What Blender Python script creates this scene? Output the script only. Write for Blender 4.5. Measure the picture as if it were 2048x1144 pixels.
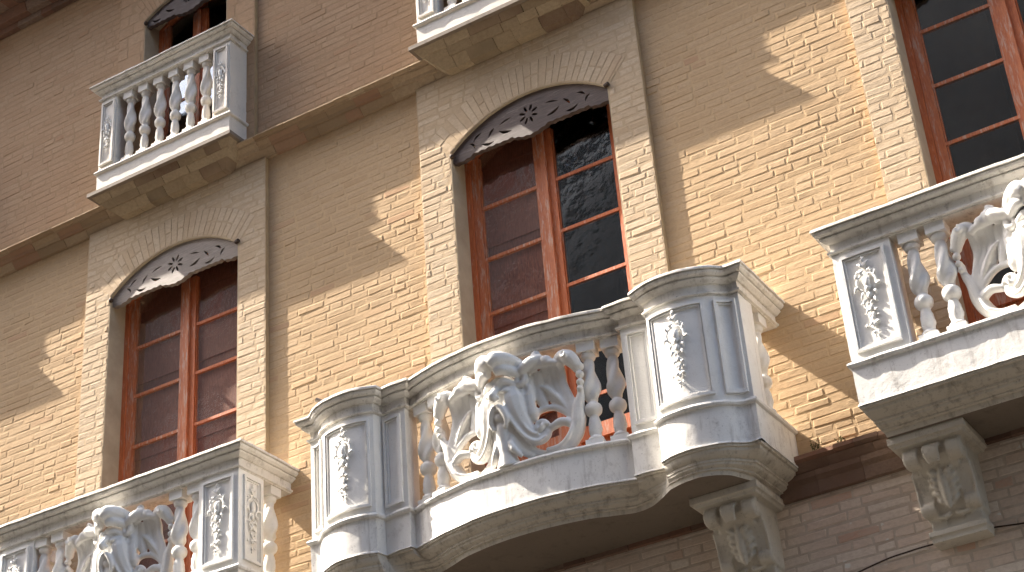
import bpy, bmesh, math, random
from mathutils import Vector, Matrix, noise
random.seed(7)
scn = bpy.context.scene
for o in list(bpy.data.objects): bpy.data.objects.remove(o)
COL = scn.collection
PI = math.pi

# ------------------------------------------------------------------ camera
cd = bpy.data.cameras.new('camera'); cam = bpy.data.objects.new('camera', cd); COL.objects.link(cam)
cd.sensor_width = 36.0; cd.lens = 36.0*3590.413/2048.0; cd.clip_start = .05; cd.clip_end = 500
Rw = ((0.84736932, -0.32072499, -0.42320292), (0.52627629, 0.40113802, 0.74974766), (-0.07070003, -0.85803483, 0.50870201))
m = Matrix.Identity(4)
for i in range(3):
    m[i][0] = Rw[i][0]; m[i][1] = -Rw[i][1]; m[i][2] = -Rw[i][2]
m[1][3] = -10.0
cam.matrix_world = m
scn.camera = cam

# ------------------------------------------------------------------ sky and sun
SA, SB = 4.5, 5.1                     # sun ray per metre into the wall: SA to the right, SB down
sdir = Vector((SA, 1.0, -SB)).normalized()
elev = math.asin(-sdir.z)
to_sun = -sdir
w = bpy.data.worlds.new('World'); scn.world = w; w.use_nodes = True
nt = w.node_tree; nt.nodes.clear()
sky = nt.nodes.new('ShaderNodeTexSky'); sky.sky_type = 'NISHITA'; sky.sun_disc = False
sky.sun_elevation = elev; sky.sun_rotation = math.atan2(to_sun.x, to_sun.y)
sky.air_density = 1.0; sky.dust_density = 3.0; sky.ozone_density = .6
bg = nt.nodes.new('ShaderNodeBackground'); bg.inputs[1].default_value = 0.15
wo = nt.nodes.new('ShaderNodeOutputWorld')
nt.links.new(sky.outputs[0], bg.inputs[0]); nt.links.new(bg.outputs[0], wo.inputs[0])
sd = bpy.data.lights.new('sun', 'SUN'); sd.energy = 4.7; sd.angle = math.radians(.55); sd.color = (1, .91, .80)
so = bpy.data.objects.new('sun', sd); COL.objects.link(so)
so.rotation_euler = sdir.to_track_quat('-Z', 'Y').to_euler(); so.location = (-20, -8, 25)
vs = scn.view_settings; vs.view_transform = 'Standard'; vs.look = 'None'; vs.gamma = 1; vs.exposure = 2.06
try: scn.cycles.max_bounces = 6; scn.cycles.diffuse_bounces = 4; scn.cycles.caustics_reflective = False; scn.cycles.caustics_refractive = False
except Exception: pass

# ------------------------------------------------------------------ materials
class NT:
    def __init__(s, name):
        s.m = bpy.data.materials.new(name); s.m.use_nodes = True; s.t = s.m.node_tree; s.t.nodes.clear()
        s.out = s.n('ShaderNodeOutputMaterial')
    def n(s, typ, **kw):
        nd = s.t.nodes.new(typ)
        for k, v in kw.items(): setattr(nd, k, v)
        return nd
    def l(s, a, b): s.t.links.new(a, b)
    def pos(s): return s.n('ShaderNodeNewGeometry').outputs['Position']
    def noise(s, scale, detail=4, rough=.55, vec=None, stretch=None, dist=0):
        v = vec if vec is not None else s.pos()
        if stretch:
            mp = s.n('ShaderNodeMapping'); mp.inputs['Scale'].default_value = stretch; s.l(v, mp.inputs[0]); v = mp.outputs[0]
        nd = s.n('ShaderNodeTexNoise'); nd.inputs['Scale'].default_value = scale; nd.inputs['Detail'].default_value = detail
        nd.inputs['Roughness'].default_value = rough; nd.inputs['Distortion'].default_value = dist
        s.l(v, nd.inputs['Vector']); return nd.outputs['Fac']
    def ramp(s, f, stops, interp='LINEAR'):
        r = s.n('ShaderNodeValToRGB'); r.color_ramp.interpolation = interp; e = r.color_ramp.elements
        while len(e) < len(stops): e.new(.5)
        for i, (p, c) in enumerate(stops):
            e[i].position = p; e[i].color = (c if len(c) == 4 else (*c, 1)) if isinstance(c, tuple) else (c, c, c, 1)
        s.l(f, r.inputs[0]); return r.outputs[0]
    def mix(s, f, a, b, mode='MIX'):
        x = s.n('ShaderNodeMix', data_type='RGBA', blend_type=mode)
        for sock, v in ((x.inputs[0], f), (x.inputs[6], a), (x.inputs[7], b)):
            if hasattr(v, 'links') or hasattr(v, 'is_linked'): s.l(v, sock)
            elif isinstance(v, tuple): sock.default_value = (*v, 1)
            else: sock.default_value = v
        return x.outputs[2]
    def math(s, op, a, b=0):
        x = s.n('ShaderNodeMath', operation=op)
        for sock, v in ((x.inputs[0], a), (x.inputs[1], b)):
            if hasattr(v, 'is_linked'): s.l(v, sock)
            else: sock.default_value = v
        return x.outputs[0]
    def bump(s, h, strength, dist, prev=None):
        b = s.n('ShaderNodeBump'); b.inputs['Strength'].default_value = strength; b.inputs['Distance'].default_value = dist
        s.l(h, b.inputs['Height'])
        if prev is not None: s.l(prev, b.inputs['Normal'])
        return b.outputs[0]
    def bsdf(s, col, rough=.85, normal=None, spec=.25):
        p = s.n('ShaderNodeBsdfPrincipled'); p.inputs['Specular IOR Level'].default_value = spec
        if hasattr(col, 'is_linked'): s.l(col, p.inputs['Base Color'])
        else: p.inputs['Base Color'].default_value = (*col, 1)
        if hasattr(rough, 'is_linked'): s.l(rough, p.inputs['Roughness'])
        else: p.inputs['Roughness'].default_value = rough
        if normal is not None: s.l(normal, p.inputs['Normal'])
        s.l(p.outputs[0], s.out.inputs[0]); return p

def mat_brick(name, base, dark, red, light, redpos=.93, rough_d=.004, patch=.35, spots=0):
    N = NT(name)
    rnd = N.n('ShaderNodeNewGeometry').outputs['Random Per Island']
    c = N.ramp(rnd, [(0, dark), (.25, base), (.6, light), (.8, base), (redpos, base), (min(.999, redpos+.03), red)])
    n1 = N.noise(1.1, 5, .6); n2 = N.noise(34, 5, .65, stretch=(1, 1, 1.6))
    c = N.mix(N.ramp(n1, [(.42, 0.0), (.62, patch)]), c, light)
    c = N.mix(N.ramp(N.noise(.6, 4, .6), [(.45, 0.0), (.7, .45)]), c, tuple(x*.82 for x in base))
    c = N.mix(N.ramp(n2, [(.35, .5), (.6, 0.0)]), c, tuple(x*.74 for x in base))
    if spots: c = N.mix(N.ramp(N.noise(7, 3, .5, stretch=(1, 1, 1.6)), [(.66, 0.0), (.69, spots)]), c, tuple(min(.8, x*1.25) for x in light))
    b = N.bump(N.noise(13, 6, .6, stretch=(1, 1, 1.9)), .5, rough_d*2.0)
    b = N.bump(N.noise(95, 4, .7), .4, rough_d*.5, b)
    N.bsdf(c, .92, b, .12); return N.m

def mat_plain(name, c1, c2, scale=6, rough=.85, bump=.003, spec=.2, bs=60):
    N = NT(name)
    c = N.mix(N.ramp(N.noise(scale, 5, .6), [(.35, 0.0), (.65, 1.0)]), c1, c2)
    N.bsdf(c, rough, N.bump(N.noise(bs, 5, .6), .5, bump), spec); return N.m

def mat_plaster(name, white, grime, stain, amt=.5, bs=1.0, streak=0):
    N = NT(name)
    c = N.mix(N.ramp(N.noise(1.7, 3, .5), [(.38, 0.0), (.7, .5)]), white, grime)
    c = N.mix(N.ramp(N.noise(11, 7, .72, stretch=(1, 1, .8)), [(.53, 0.0), (.72, amt*.75)]), c, stain)
    c = N.mix(N.ramp(N.noise(55, 5, .7), [(.60, 0.0), (.72, amt*.8)]), c, tuple(x*.55 for x in stain))
    if streak: c = N.mix(N.ramp(N.noise(13, 5, .6, stretch=(1.6, 1.6, .22)), [(.54, 0.0), (.70, streak)]), c, stain)
    b = N.bump(N.noise(16, 5, .6), .5*bs, .006)
    b = N.bump(N.noise(120, 4, .65), .45*bs, .0018, b)
    N.bsdf(c, .8, b, .25); return N.m

def mat_wood(name, a, b_, worn, wornpos=.62, vertical=True):
    N = NT(name)
    st = (10, 10, 1.6) if vertical else (.9, 14, 14)
    g = N.noise(9, 6, .65, stretch=st)
    c = N.mix(N.ramp(g, [(.35, 0.0), (.65, 1.0)]), a, b_)
    w1 = N.noise(5, 6, .7, stretch=(9, 9, 1.3) if vertical else (.8, 6, 6))
    c = N.mix(N.ramp(w1, [(wornpos-.05, 0.0), (wornpos+.08, .75)]), c, worn)
    N.bsdf(c, .6, N.bump(g, .7, .004), .3); return N.m

def mat_glass(name, tint, refl=.10, wav=.02, k=1.5):
    N = NT(name)
    lw = N.n('ShaderNodeFresnel'); lw.inputs[0].default_value = 1.5
    f = N.math('MINIMUM', N.math('ADD', N.math('MULTIPLY', lw.outputs[0], k), refl), .95)
    gl = N.n('ShaderNodeBsdfGlossy'); gl.inputs['Roughness'].default_value = .03; gl.inputs['Color'].default_value = (.9, .93, .95, 1)
    nb = N.bump(N.noise(7, 3, .5), .35, wav, N.bump(N.noise(40, 3, .6), .12, wav*.3))
    N.l(nb, gl.inputs['Normal'])
    tr = N.n('ShaderNodeBsdfTransparent'); tr.inputs[0].default_value = (*tint, 1)
    mx = N.n('ShaderNodeMixShader'); N.l(f, mx.inputs[0]); N.l(tr.outputs[0], mx.inputs[1]); N.l(gl.outputs[0], mx.inputs[2])
    N.l(mx.outputs[0], N.out.inputs[0]); return N.m

M = {}
M['brick'] = mat_brick('brick_tan', (.505, .358, .212), (.48, .333, .193), (.46, .285, .17), (.52, .378, .235), redpos=.965)
M['brick_up'] = mat_brick('brick_upper', (.445, .293, .178), (.415, .27, .16), (.40, .24, .14), (.465, .32, .20), redpos=.965)
M['brick_low'] = mat_brick('brick_lower', (.74, .60, .49), (.64, .51, .41), (.58, .35, .25), (.78, .70, .60), redpos=.92, rough_d=.006, patch=.6, spots=.7)
M['brick_pale'] = mat_brick('brick_pale', (.54, .415, .28), (.49, .365, .235), (.49, .35, .22), (.575, .46, .325), redpos=.97)
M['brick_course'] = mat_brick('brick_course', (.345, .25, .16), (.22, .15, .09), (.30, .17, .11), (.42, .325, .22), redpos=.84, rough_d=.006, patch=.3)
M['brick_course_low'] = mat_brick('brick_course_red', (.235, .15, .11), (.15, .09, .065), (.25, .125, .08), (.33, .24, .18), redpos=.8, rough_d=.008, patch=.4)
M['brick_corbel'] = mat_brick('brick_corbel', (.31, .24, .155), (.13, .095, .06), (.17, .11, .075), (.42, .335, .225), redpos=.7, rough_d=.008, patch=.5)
M['mortar'] = mat_plain('mortar', (.51, .365, .215), (.47, .33, .19), 9, .95, .004)
M['mortar_pale'] = mat_plain('mortar_pale', (.50, .385, .255), (.45, .34, .22), 9, .95, .004)
M['mortar_up'] = mat_plain('mortar_upper', (.40, .268, .16), (.36, .24, .14), 9, .95, .003)
M['mortar_low'] = mat_plain('mortar_grey', (.62, .53, .44), (.48, .39, .31), 9, .95, .006)
M['plaster_edge'] = mat_plain('render_strip', (.44, .32, .18), (.36, .26, .15), 9, .95, .004)
M['reveal'] = mat_plain('reveal_render', (.45, .37, .26), (.36, .29, .20), 5, .95, .004)
M['plaster'] = mat_plaster('white_stucco', (.80, .79, .755), (.72, .70, .655), (.46, .42, .36), .35)
M['plaster_rail'] = mat_plaster('grimy_stucco_rail', (.74, .71, .65), (.55, .505, .43), (.25, .215, .17), .9, streak=.45)
M['plaster_up'] = mat_plaster('beige_aged_stucco', (.72, .68, .61), (.60, .555, .485), (.38, .33, .27), .5)
M['plaster_under'] = mat_plaster('weathered_slab_stucco', (.62, .575, .49), (.47, .425, .35), (.20, .165, .125), .85, streak=.6)
M['plaster_plinth'] = mat_plaster('stained_plinth_stucco', (.80, .785, .745), (.68, .655, .605), (.33, .30, .26), .75, streak=.5)
M['plaster_soffit_shade'] = mat_plaster('shaded_soffit_stucco', (.22, .18, .14), (.16, .13, .10), (.09, .07, .05), .6)  # stained stucco, its colour darkened further for the shade under the slabs
M['stone'] = mat_plaster('weathered_stone', (.62, .575, .49), (.48, .44, .37), (.20, .17, .13), .7, 1.5)
M['wood'] = mat_wood('orange_wood', (.50, .15, .055), (.36, .095, .035), (.50, .36, .28))
M['wood_worn'] = mat_wood('worn_orange_wood', (.50, .17, .07), (.36, .11, .05), (.48, .36, .29), .56)
M['shutter'] = mat_wood('shutter_wood', (.23, .085, .055), (.14, .05, .034), (.22, .11, .08), .70)
M['valance'] = mat_wood('weathered_board', (.115, .082, .068), (.06, .042, .036), (.21, .17, .15), .62, vertical=False)
M['valance_grey'] = mat_wood('weathered_grey_board', (.27, .225, .19), (.17, .135, .11), (.38, .34, .30), .62, vertical=False)
M['glass_dusty'] = mat_glass('dusty_glass', (.97, .95, .93), .0, .006, .22)
M['glass_bright'] = mat_glass('sky_facing_glass', (.9, .9, .9), .07, .004)
M['glass_rough'] = mat_glass('rippled_glass', (.9, .9, .9), .015, .008, 1.1)
M['glass'] = mat_glass('window_glass', (.9, .88, .86), .02, .0035)
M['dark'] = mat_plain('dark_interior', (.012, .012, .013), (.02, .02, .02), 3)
M['curtain'] = mat_plain('dull_curtain', (.085, .08, .07), (.06, .057, .05), 4)
M['cable'] = mat_plain('black_rubber', (.045, .03, .022), (.07, .045, .03), 10, .6)
M['tile'] = mat_plain('roof_tile', (.36, .17, .10), (.25, .12, .08), 5)
M['asphalt'] = mat_plain('shade_darkened_paving', (.05, .047, .042), (.035, .033, .03), 2)  # paving colour darkened to stand in for street shade and weaken the bounce
M['opposite'] = mat_plain('opposite_render', (.17, .155, .13), (.12, .11, .095), 1.2, .9, .01, bs=20)
M['weed'] = mat_plain('dry_weed', (.10, .085, .03), (.06, .07, .02), 8)
M['iron'] = mat_plain('rusty_iron', (.12, .07, .05), (.30, .26, .22), 20)

# ------------------------------------------------------------------ object helpers
def tag(o, label=None, cat=None, group=None, kind=None):
    if label: o['label'] = label
    if cat: o['category'] = cat
    if group: o['group'] = group
    if kind: o['kind'] = kind
    return o
def link(name, me, mat, parent=None, smooth=None):
    if mat is not None and not me.materials: me.materials.append(mat)
    if smooth:
        me.shade_smooth()
        try: me.set_sharp_from_angle(angle=math.radians(smooth))
        except Exception: pass
    o = bpy.data.objects.new(name, me); COL.objects.link(o)
    if parent is not None: o.parent = parent
    return o
class MB:
    def __init__(s): s.v = []; s.f = []
    def add(s, vs_, fs):
        b = len(s.v); s.v.extend(vs_); s.f.extend([tuple(b+i for i in f) for f in fs])
    def box(s, x0, x1, y0, y1, z0, z1):
        s.add([(x, y, z) for z in (z0, z1) for y in (y0, y1) for x in (x0, x1)],
              [(0, 2, 3, 1), (4, 5, 7, 6), (0, 1, 5, 4), (2, 6, 7, 3), (0, 4, 6, 2), (1, 3, 7, 5)])
    def tube(s, pts, rad, seg=10, ys=1.0, cap=True):
        P = [Vector(p) for p in pts]; n = len(P); vs_ = []
        for i, p in enumerate(P):
            t = (P[min(n-1, i+1)]-P[max(0, i-1)])
            if t.length < 1e-9: t = Vector((0, 0, 1))
            t.normalize()
            u = t.cross(Vector((0, 1, 0)))
            if u.length < .15: u = t.cross(Vector((1, 0, 0)))
            u.normalize(); w_ = u.cross(t).normalized()
            r = rad[i] if isinstance(rad, (list, tuple)) else rad
            for k in range(seg):
                a = 2*PI*k/seg; vs_.append(tuple(p+u*(r*math.cos(a))+w_*(r*ys*math.sin(a))))
        fs = [(i*seg+k, i*seg+(k+1) % seg, (i+1)*seg+(k+1) % seg, (i+1)*seg+k) for i in range(n-1) for k in range(seg)]
        if cap: fs += [tuple(range(seg))[::-1], tuple((n-1)*seg+k for k in range(seg))]
        s.add(vs_, fs)
    def ball(s, c, r, ry=None, rz=None, seg=12, rings=8):
        ry = ry or r; rz = rz or r; vs_ = []
        for i in range(rings+1):
            th = PI*i/rings
            for k in range(seg):
                a = 2*PI*k/seg
                vs_.append((c[0]+r*math.sin(th)*math.cos(a), c[1]+ry*math.sin(th)*math.sin(a), c[2]+rz*math.cos(th)))
        fs = [(i*seg+k, (i+1)*seg+k, (i+1)*seg+(k+1) % seg, i*seg+(k+1) % seg) for i in range(rings) for k in range(seg)]
        s.add(vs_, fs)
    def mesh(s, name='m', weld=False, recalc=True):
        me = bpy.data.meshes.new(name); me.from_pydata(s.v, [], s.f)
        if weld or recalc:
            bm = bmesh.new(); bm.from_mesh(me)
            if weld: bmesh.ops.remove_doubles(bm, verts=bm.verts, dist=1e-5)
            if recalc: bmesh.ops.recalc_face_normals(bm, faces=bm.faces)
            bm.to_mesh(me); bm.free()
        me.update(); return me
def catmull(P, sub=5):
    P = [Vector(p) for p in P]; out = []
    for i in range(len(P)-1):
        p0 = P[max(0, i-1)]; p1 = P[i]; p2 = P[i+1]; p3 = P[min(len(P)-1, i+2)]
        for k in range(sub):
            t = k/sub
            out.append(.5*((2*p1)+(-p0+p2)*t+(2*p0-5*p1+4*p2-p3)*t*t+(-p0+3*p1-3*p2+p3)*t**3))
    out.append(P[-1]); return out
def lerp_list(r, n):
    if not isinstance(r, (list, tuple)): return [r]*n
    out = []
    for i in range(n):
        x = i/(n-1)*(len(r)-1); k = min(int(x), len(r)-2); f = x-k; out.append(r[k]*(1-f)+r[k+1]*f)
    return out
def remesh(me, voxel, smooth_iter=3, name='m'):
    o = bpy.data.objects.new('tmp_form', me); COL.objects.link(o)
    md = o.modifiers.new('r', 'REMESH'); md.mode = 'VOXEL'; md.voxel_size = voxel
    sm = o.modifiers.new('s', 'SMOOTH'); sm.iterations = smooth_iter; sm.factor = .5
    dg = bpy.context.evaluated_depsgraph_get()
    r = bpy.data.meshes.new_from_object(o.evaluated_get(dg)); r.name = name
    bpy.data.objects.remove(o); r.shade_smooth(); return r

# ------------------------------------------------------------------ plan paths and sweeps (plan: x, depth in front of the wall)
class Path:
    def __init__(s, pts, cx=0.0):
        s.p = [Vector((cx+x, -d)) for x, d in pts]; s.s = [0.0]
        for a, b in zip(s.p, s.p[1:]): s.s.append(s.s[-1]+(b-a).length)
        s.L = s.s[-1]; n = len(s.p); s.n = []
        for i in range(n):
            a = s.p[i]-s.p[i-1] if i > 0 else None
            b = s.p[i+1]-s.p[i] if i < n-1 else None
            na = Vector((a.y, -a.x)).normalized() if a is not None else None
            nb = Vector((b.y, -b.x)).normalized() if b is not None else None
            if na is None: s.n.append(nb); continue
            if nb is None: s.n.append(na); continue
            mn = (na+nb)
            if mn.length < .2: s.n.append(na); continue
            mn.normalize(); s.n.append(mn/max(.45, mn.dot(na)))
    def at(s, q):
        q = max(0, min(s.L, q))
        for i in range(len(s.s)-1):
            if q <= s.s[i+1]+1e-9:
                f = (q-s.s[i])/max(1e-9, s.s[i+1]-s.s[i]); return s.p[i].lerp(s.p[i+1], f), s.n[i].lerp(s.n[i+1], f), i
        return s.p[-1], s.n[-1], len(s.p)-2
    def sub(s, a, b):
        out = []
        p, n, i0 = s.at(a); d = s.p[i0+1]-s.p[i0]; nn = Vector((d.y, -d.x)).normalized()
        out.append((p, nn if a > 0 else n))
        for i, q in enumerate(s.s):
            if a+1e-4 < q < b-1e-4: out.append((s.p[i], s.n[i]))
        p, n, i1 = s.at(b); d = s.p[i1+1]-s.p[i1]; nn = Vector((d.y, -d.x)).normalized()
        out.append((p, nn if b < s.L else n)); return out
def sweep(mb, path, a, b, prof):
    st0 = path.sub(a, b); st = [st0[0]]; k = len(prof); vs_ = []
    for (p, n), (p2, n2) in zip(st0, st0[1:]):
        c = max(1, int((p2-p).length/.045))
        e0 = (p2-p); nn = Vector((e0.y, -e0.x)).normalized() if e0.length > 1e-6 else n
        for i in range(1, c+1):
            t = i/c; st.append((p.lerp(p2, t), n2 if i == c else (nn if c > 3 else n.lerp(n2, t))))
    for p, n in st:
        for j, (d, z) in enumerate(prof):
            g = noise.noise(Vector((p.x*9, p.y*9, z*7)))*.0035+noise.noise(Vector((p.x*31, p.y*31+j, z*23)))*.0022
            q = p+n*(d+g); vs_.append((q.x, q.y, z+g*.5))
    fs = [(i*k+j, i*k+(j+1) % k, (i+1)*k+(j+1) % k, (i+1)*k+j) for i in range(len(st)-1) for j in range(k)]
    fs += [tuple(range(k)), tuple((len(st)-1)*k+j for j in range(k))[::-1]]
    mb.add(vs_, fs)
def band(mb, path, a, b, d0, d1, z0, z1):
    sweep(mb, path, a, b, [(d0, z0), (d1, z0), (d1, z1), (d0, z1)])
def frame(mb, path, a, b, z0, z1, w_=.014, h=.012, d0=-.002):
    for (u, v, p, q) in ((a, b, z0, z0+w_), (a, b, z1-w_, z1), (a, a+w_, z0+w_, z1-w_), (b-w_, b, z0+w_, z1-w_)):
        band(mb, path, u, v, d0, h, p, q)

# curved balcony plan, half: body point, soffit point, sharp corner?
HALF = [((0, .745), (0, .63), 0), ((.25, .735), (.22, .617), 0), ((.5, .69), (.45, .572), 0), ((.68, .64), (.60, .51), 0), ((.80, .595), (.70, .468), 0),
        ((.855, .575), (.745, .455), 1), ((.862, .632), (.80, .455), 1), ((.95, .632), (.88, .478), 0), ((1.03, .615), (.97, .54), 0), ((1.075, .612), (1.02, .58), 1),
        ((1.09, .70), (1.08, .628), 1), ((1.18, .738), (1.18, .66), 0), ((1.3, .75), (1.3, .672), 0), ((1.42, .732), (1.38, .645), 0), ((1.53, .685), (1.43, .61), 0),
        ((1.60, .625), (1.47, .57), 0), ((1.65, .60), (1.50, .50), 0), ((1.71, .60), (1.535, .40), 1), ((1.71, .3), (1.545, .2), 1), ((1.71, 0), (1.55, 0), 1)]
def smooth_half(idx):
    segs = []; cur = [0]
    for i in range(1, len(HALF)):
        cur.append(i)
        if HALF[i][2]: segs.append(cur); cur = [i]
    out = []
    for sg in segs:
        pts = [Vector((*HALF[i][idx], 0)) for i in sg]
        if sg[0] == 0: pts = [Vector((-HALF[1][idx][0], HALF[1][idx][1], 0))]+pts
        c = catmull(pts, 5 if len(sg) > 2 else 1)
        if sg[0] == 0: c = c[5:]
        out += [(p.x, p.y) for p in (c if not out else c[1:])]
    return out
def full(half): return [(-x, d) for x, d in half[::-1][:-1]]+half

def loft(mb, rings, cap_bottom=True, cap_top=True):
    k = len(rings[0]); vs_ = [v for r in rings for v in r]
    fs = [(i*k+j, i*k+j+1, (i+1)*k+j+1, (i+1)*k+j) for i in range(len(rings)-1) for j in range(k-1)]
    if cap_top: fs.append(tuple(range(k)))
    if cap_bottom: fs.append(tuple((len(rings)-1)*k+j for j in range(k))[::-1])
    mb.add(vs_, fs)

# ------------------------------------------------------------------ brickwork
def wobble(x, row, a=.006):
    return a*noise.noise(Vector((x*.9, row*.37, 1.3)))*2+.004*noise.noise(Vector((x*4.1, row*5.7, 9.3)))
def bricks(mb, z0, z1, intervals, y, h=.0642, L=.262, joint=.006, out=.0035, seed=1, hdr=.42, depth=.0042, jt=.0034):
    rnd = random.Random(seed); row = 0; z = z0
    while z < z1-.01:
        zt = min(z+h, z1)
        for (a, b) in intervals((z+zt)/2):
            x = a-rnd.random()*L*.8 if row % 2 else a-rnd.random()*L*.4
            while x < b:
                ln = L*(.5 if rnd.random() < hdr else 1)*rnd.uniform(.93, 1.07)
                xa, xb = max(a, x), min(b, x+ln-joint)
                x += ln
                if xb-xa < .03: continue
                j = lambda s_=jt: rnd.uniform(-s_, s_)
                wash = noise.noise(Vector((xa*1.3, z*2.2, seed)))       # patches where lime mortar smears over the joints
                yo = y+.0008-rnd.uniform(0, out*.6)*(.3+max(0, wash)*1.5)-(rnd.random() < .05)*.0025
                tx, tz = rnd.uniform(-.0012, .0012), rnd.uniform(-.0008, .0010)
                za, zb = z+wobble(xa, row), z+wobble(xb, row); ja = joint*rnd.uniform(.5, 1.0)
                zc, zd = zt-ja+wobble(xb, row), zt-ja+wobble(xa, row)
                o_ = [(xa+j(), y+depth, za+j()), (xb+j(), y+depth, zb+j()), (xb+j(), y+depth, zc+j()), (xa+j(), y+depth, zd+j())]
                c = rnd.uniform(.006, .012)
                inn = [(o_[0][0]+c, yo-tx-tz, o_[0][2]+c+j(.001)), (o_[1][0]-c, yo+tx-tz, o_[1][2]+c+j(.001)),
                       (o_[2][0]-c, yo+tx+tz, o_[2][2]-c), (o_[3][0]+c, yo-tx+tz, o_[3][2]-c)]
                mb.add(o_+inn, [(4, 5, 6, 7), (0, 1, 5, 4), (1, 2, 6, 5), (2, 3, 7, 6), (3, 0, 4, 7)])
        z += h; row += 1

BX, CX, DX = -8.935, -5.365, -1.73
UX = [(-8.897), (-5.42), (-12.5)]           # balconies of the storey above
X0, X1 = -17.0, 7.0
OPW, SPR, RISE, BOT = .715, 8.15, .27, 4.80
WIDTHS = {0: (.715, .27, 1.005), 1: (.50, .16, .825)}
RIN = (OPW**2+RISE**2)/(2*RISE); ACZ = SPR+RISE-RIN; TH = math.asin(OPW/RIN); ROUT = RIN+.275
P_SUR = .044; SUR_HW = 1.005; SUR_TOP = 8.905
def set_width(dz):
    global OPW, RISE, RIN, ACZ, TH, ROUT, SUR_HW
    OPW, RISE, SUR_HW = WIDTHS[1 if dz > 0 else 0]
    RIN = (OPW**2+RISE**2)/(2*RISE); ACZ = SPR+RISE-RIN; TH = math.asin(OPW/RIN); ROUT = RIN+.275
def arch_z(x, dz=0): return ACZ+dz+math.sqrt(max(0, RIN**2-x*x))
UDZ = 2.95                                   # upper windows: arch raised by this much
wins = [(BX, 0), (CX, 0), (DX, 0), (UX[0]+.02, UDZ), (UX[1]+.02, UDZ), (UX[2], UDZ), (-12.5, 0)]

bld = bpy.data.objects.new('brick_palace', None); COL.objects.link(bld); bld.location = (0, 0, 0)
tag(bld, 'tan brick palace front with white stucco balconies, arched windows and carved wooden valances', 'building')

# core wall with arched openings (mortar face)
def core_wall():
    mb = MB(); mlow = MB(); mid = mb; mup = MB()
    yf, yb = .0020, .42
    def rect(x0, x1, z0, z1, m_=None):
        (m_ or mb).box(x0, x1, yf, yb, z0, z1)
    rect(X0, X1, -1.6, 4.60, mlow)
    for lo, hi, dz in ((4.60, 9.0, 0), (9.0, 12.45, UDZ)):
        ws = sorted([c for c, d in wins if d == dz]); x = X0; set_width(dz); mb = mup if dz > 0 else mid
        b0 = BOT if dz == 0 else 9.2
        for c in ws:
            rect(x, c-OPW, lo, hi); x = c+OPW
            if b0 > lo: rect(c-OPW, c+OPW, lo, b0)
            n = 16
            for i in range(n):
                xa = -OPW+2*OPW*i/n; xb = -OPW+2*OPW*(i+1)/n
                za, zb = arch_z(xa, dz), arch_z(xb, dz)
                mb.add([(c+xa, yf, za), (c+xb, yf, zb), (c+xb, yf, hi), (c+xa, yf, hi), (c+xa, yb, za), (c+xb, yb, zb), (c+xb, yb, hi), (c+xa, yb, hi)],
                       [(0, 1, 2, 3), (0, 4, 5, 1), (4, 7, 6, 5), (3, 2, 6, 7)])
        rect(x, X1, lo, hi)
    link('wall', mid.mesh(), M['mortar'], bld); link('upper_wall', mup.mesh(), M['mortar_up'], bld)
    link('lower_wall', mlow.mesh(), M['mortar_low'], bld)
core_wall()
def facade_bricks():
    def excl(dz):
        hw_ = WIDTHS[1 if dz > 0 else 0][2]
        ws = sorted([c for c, d in wins if d == dz])
        def f(z):
            out = []; x = -15.5
            for c in ws:
                top = SUR_TOP+dz*.985
                if z < top:
                    out.append((x, c-hw_)); x = c+hw_
            out.append((x, .6)); return [(a, b) for a, b in out if b > a]
        return f
    m1 = MB(); bricks(m1, 4.74, 8.97, excl(0), 0.0, seed=3)
    link('brick_facing', m1.mesh(recalc=False), M['brick'], bld)
    m2 = MB(); bricks(m2, 9.10, 11.86, excl(UDZ), 0.0, seed=4, out=.0012, jt=.002, joint=.004)
    link('upper_brick_facing', m2.mesh(recalc=False), M['brick_up'], bld)
    m3 = MB(); bricks(m3, 3.2, 4.47, lambda z: [(-10, 1.0)], 0.0, h=.066, L=.27, seed=5, out=.0035, joint=.006, jt=.004)
    link('lower_brick_facing', m3.mesh(recalc=False), M['brick_low'], bld)
facade_bricks()

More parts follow.
